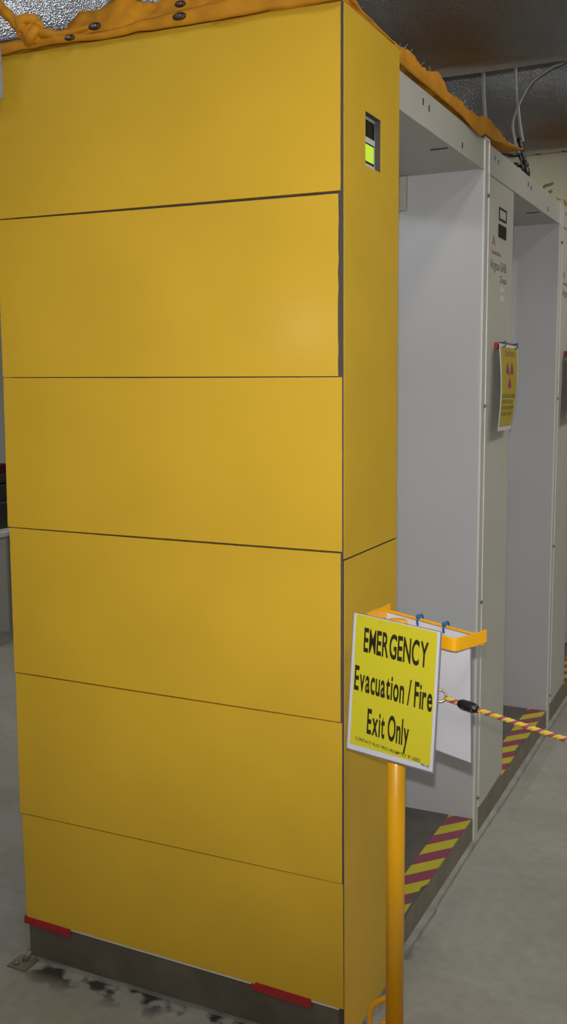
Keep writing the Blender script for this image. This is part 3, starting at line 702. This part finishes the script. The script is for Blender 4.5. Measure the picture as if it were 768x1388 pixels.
# ------------------------------------------------------------------ rope
rp = empty('barrier_rope', SD(.165, .07, .9), 'twisted yellow and magenta rope stretching from the stanchion hook out to the right', 'rope')
rc = SD(.166, .071, .899)
bm = bmesh.new(); add_torus(bm, rc, (.35, -1, .3), .0118, .0022, 28, 8); obj('steel_ring', bm, BRASS, rp)
bm = bmesh.new(); add_torus(bm, SD(.1535, .071, .901), (.3, -.5, 1), .0062, .0016, 16, 6); add_lathe(bm, SD(.150, .068, .902), R_, [(.003, 0), (.0045, .003), (.003, .008)], 10); obj('snap_link', bm, SCREW, rp)
x0, y0, z0 = rc.x + .012, rc.y - .004, .8970
def rope_c(x):
    z = .9 - .0 + .072 * ((x - 1.41) ** 2 - (x0 - 1.41) ** 2); return Vector((x, y0 - .15 * (x - x0), z - .003))
strands = bmesh.new(); n = 620; xs = [x0 + (XR - .03 - x0) * k / n for k in range(n + 1)]
ctr = [rope_c(x) for x in xs]
L = 0; ph = [0]
for k in range(n): L += (ctr[k + 1] - ctr[k]).length; ph.append(L)
for j in range(3):
    pts = []
    for k in range(n + 1):
        T = (ctr[min(k + 1, n)] - ctr[max(k - 1, 0)]).normalized(); U = (Vector((0, 0, 1)) - T * T.z).normalized(); B = T.cross(U)
        a = -2 * pi * ph[k] / .0255 + j * 2 * pi / 3
        pts.append(ctr[k] + (U * cos(a) + B * sin(a)) * .0026)
    add_tube(strands, pts, .0031, 6, mi=(1 if j == 0 else 0))
obj('twisted_cord', strands, [ROPEY, ROPEM], rp)
sl = [rope_c(x0 + .028 + .043 * k / 10) for k in range(11)]
bm = tube(sl, [.006, .0085, .0100, .0105, .0105, .0105, .0105, .0105, .0100, .0085, .006], 16); s_ = obj('black_sleeve', bm, BLK, rp)
for k in (3, 7):
    bm = bmesh.new(); add_lathe(bm, sl[k] + Vector((.0, -.0098, -.003)), (0, -1, -.3), [(.0016, 0), (.0012, .0014)], 8); obj('rivet', bm, BRASS, s_)
e = rope_c(XR - .03); bm = bmesh.new(); add_torus(bm, e + Vector((.01, 0, 0)), (0, 1, 0), .012, .003, 20, 8); add_box(bm, e + Vector((.024, -.02, -.03)), (XR, e.y + .02, e.z + .03), .002); obj('wall_hook', bm, SCREW, rp)

# ------------------------------------------------------------------ left background and the paper tag
cb = empty('low_cabinet', (-3.55, 2.6, 0), 'low grey cabinet far behind the left edge of the yellow cabinet', 'cabinet')
obj('body', box((-3.9, 1.6, .06), (-3.22, 3.6, .640), .004), CAB, cb)
obj('plinth', box((-3.88, 1.62, 0), (-3.23, 3.58, .06)), CAB, cb)
obj('top', box((-3.92, 1.58, .640), (-3.20, 3.62, .668), .004), LABELW, cb)
for y in (1.62, 2.62):
    d = obj('door', box((-3.22, y, .08), (-3.205, y + .96, .63), .003), CAB, cb)
    obj('handle', tube([(-3.205, y + .85, .5), (-3.18, y + .85, .5), (-3.18, y + .85, .4), (-3.205, y + .85, .4)], .005, 8), SCREW, d)
eq = empty('equipment_case', (-3.5, 2.5, .668), 'black equipment case standing on the low grey cabinet', 'case')
obj('shell', box((-3.75, 2.1, .672), (-3.3, 3.0, .94), .02), BLK, eq)
obj('lid', box((-3.755, 2.095, .942), (-3.295, 3.005, 1.0), .015), BLK, eq)
obj('handle', tube(spline([(-3.297, 2.3, .83), (-3.26, 2.32, .83), (-3.255, 2.5, .83), (-3.26, 2.68, .83), (-3.297, 2.7, .83)], 5), .008, 8), DARK, eq)
obj('yellow_label', box((-3.3, 2.42, .70), (-3.298, 2.53, .735)), PRINT, eq)
bx = empty('storage_box', (-3.5, 2.55, 1.0), 'small dark red box lying on the black case behind the left cabinet edge', 'box')
obj('tray', box((-3.6, 2.3, 1.001), (-3.35, 2.8, 1.03), .004), REDOFF, bx)
obj('lid', box((-3.605, 2.295, 1.03), (-3.345, 2.805, 1.05), .004), REDOFF, bx)

pg = bmesh.new(); rows = []
for i in range(9):
    z = 2.312 - .118 * i / 8
    rows.append([pg.verts.new((-.8435 - .0015 * i * .6 - .10 + .10 * j / 6, -.030 + .006 * sin(j * .9 + i * .3) - .002 * i / 8, z)) for j in range(7)])
for i in range(8):
    for j in range(6): pg.faces.new([rows[i][j], rows[i][j + 1], rows[i + 1][j + 1], rows[i + 1][j]]).smooth = True
bmesh.ops.solidify(pg, geom=pg.faces[:], thickness=.0008)
pt_ = empty('paper_tag', (-.90, -.03, 2.31), 'white paper tag hanging at the top left corner of the yellow cabinet', 'tag')
obj('paper', pg, PAPER, pt_)
bm = bmesh.new()
for k in range(4): add_box(bm, (-.90, -.037, 2.285 - .02 * k), (-.862, -.0365, 2.288 - .02 * k))
obj('string', tube([(-.895, -.028, 2.309), (-.895, -.020, 2.325)], .001, 6), CABLE, pt_); bm.free()

# ------------------------------------------------------------------ camera
yaw, pitch, roll, f = -.4511, -.1294, -.0081, 1362.04
F = Vector((sin(yaw) * cos(pitch), cos(yaw) * cos(pitch), sin(pitch))); Rv = Vector((cos(yaw), -sin(yaw), 0)); Uv = Rv.cross(F)
R2 = Rv * cos(roll) + Uv * sin(roll); U2 = -Rv * sin(roll) + Uv * cos(roll)
cam = bpy.data.cameras.new('camera'); co = bpy.data.objects.new('camera', cam); COL.objects.link(co)
M = Matrix((R2, U2, -F)).transposed().to_4x4(); M.translation = Vector((.8053, -1.9571, 1.5313)); co.matrix_world = M
cam.sensor_fit = 'VERTICAL'; cam.sensor_height = 36; cam.lens = f / 1388 * 36; cam.clip_start = .05
scene.camera = co

# ------------------------------------------------------------------ lights
def lamp(name, kind, loc, power, color=(1, 1, 1), **kw):
    l = bpy.data.lights.new(name, kind); l.energy = power; l.color = color
    for k, v in kw.items(): setattr(l, k, v)
    o = bpy.data.objects.new(name, l); COL.objects.link(o); o.location = loc; return o
fl = lamp('camera_flash', 'SPOT', M.translation + U2 * .058 + F * .02, 130, (1, .99, .96), spot_size=math.radians(75), spot_blend=1.0, shadow_soft_size=.010)
aim = (F + U2 * .06).normalized(); fl.rotation_euler = aim.to_track_quat('-Z', 'Y').to_euler()
for (x, y, sx, sy, p) in ((-2.4, -1.6, .4, 1.3, 13), (.9, -1.9, .4, 1.3, 29), (2.1, .2, .4, 1.3, 36), (1.9, 2.0, .4, 1.0, 32), (1.6, 4.6, .4, 1.3, 34), (-3.0, 1.9, .4, .6, 22), (-1.8, 5.2, .4, 1.3, 32)):
    lamp('ceiling_lamp', 'AREA', (x, y, ZC - .03), p, (1, .97, .90), shape='RECTANGLE', size=sx, size_y=sy)
wl = lamp('board_glow_lamp', 'AREA', (-1.9, YF + .06, 1.91), 5, (1, .97, .9), shape='DISK', size=.16); wl.rotation_euler = (-pi / 2, 0, 0); wl.rotation_euler = Vector((0, 1, 0)).to_track_quat('-Z', 'Y').to_euler()  # unseen lamp added for the soft glow on the second side board
ws = lamp('duct_fill_spot', 'SPOT', (-4.05, -2.2, 2.8), 330, (.95, .97, 1), spot_size=math.radians(42), spot_blend=.6, shadow_soft_size=.12); ws.rotation_euler = (Vector((-1.75, .9, 2.95)) - Vector((-4.05, -2.2, 2.8))).to_track_quat('-Z', 'Y').to_euler()  # added spot with no visible source, brightens the left end of the duct
w = bpy.data.worlds.new('world'); scene.world = w; w.use_nodes = True
w.node_tree.nodes['Background'].inputs[0].default_value = (.5, .5, .5, 1); w.node_tree.nodes['Background'].inputs[1].default_value = .2
scene.view_settings.view_transform = 'Standard'; scene.view_settings.look = 'None'; scene.view_settings.gamma = 1; scene.view_settings.exposure = 0
scene.view_settings.use_curve_mapping = False
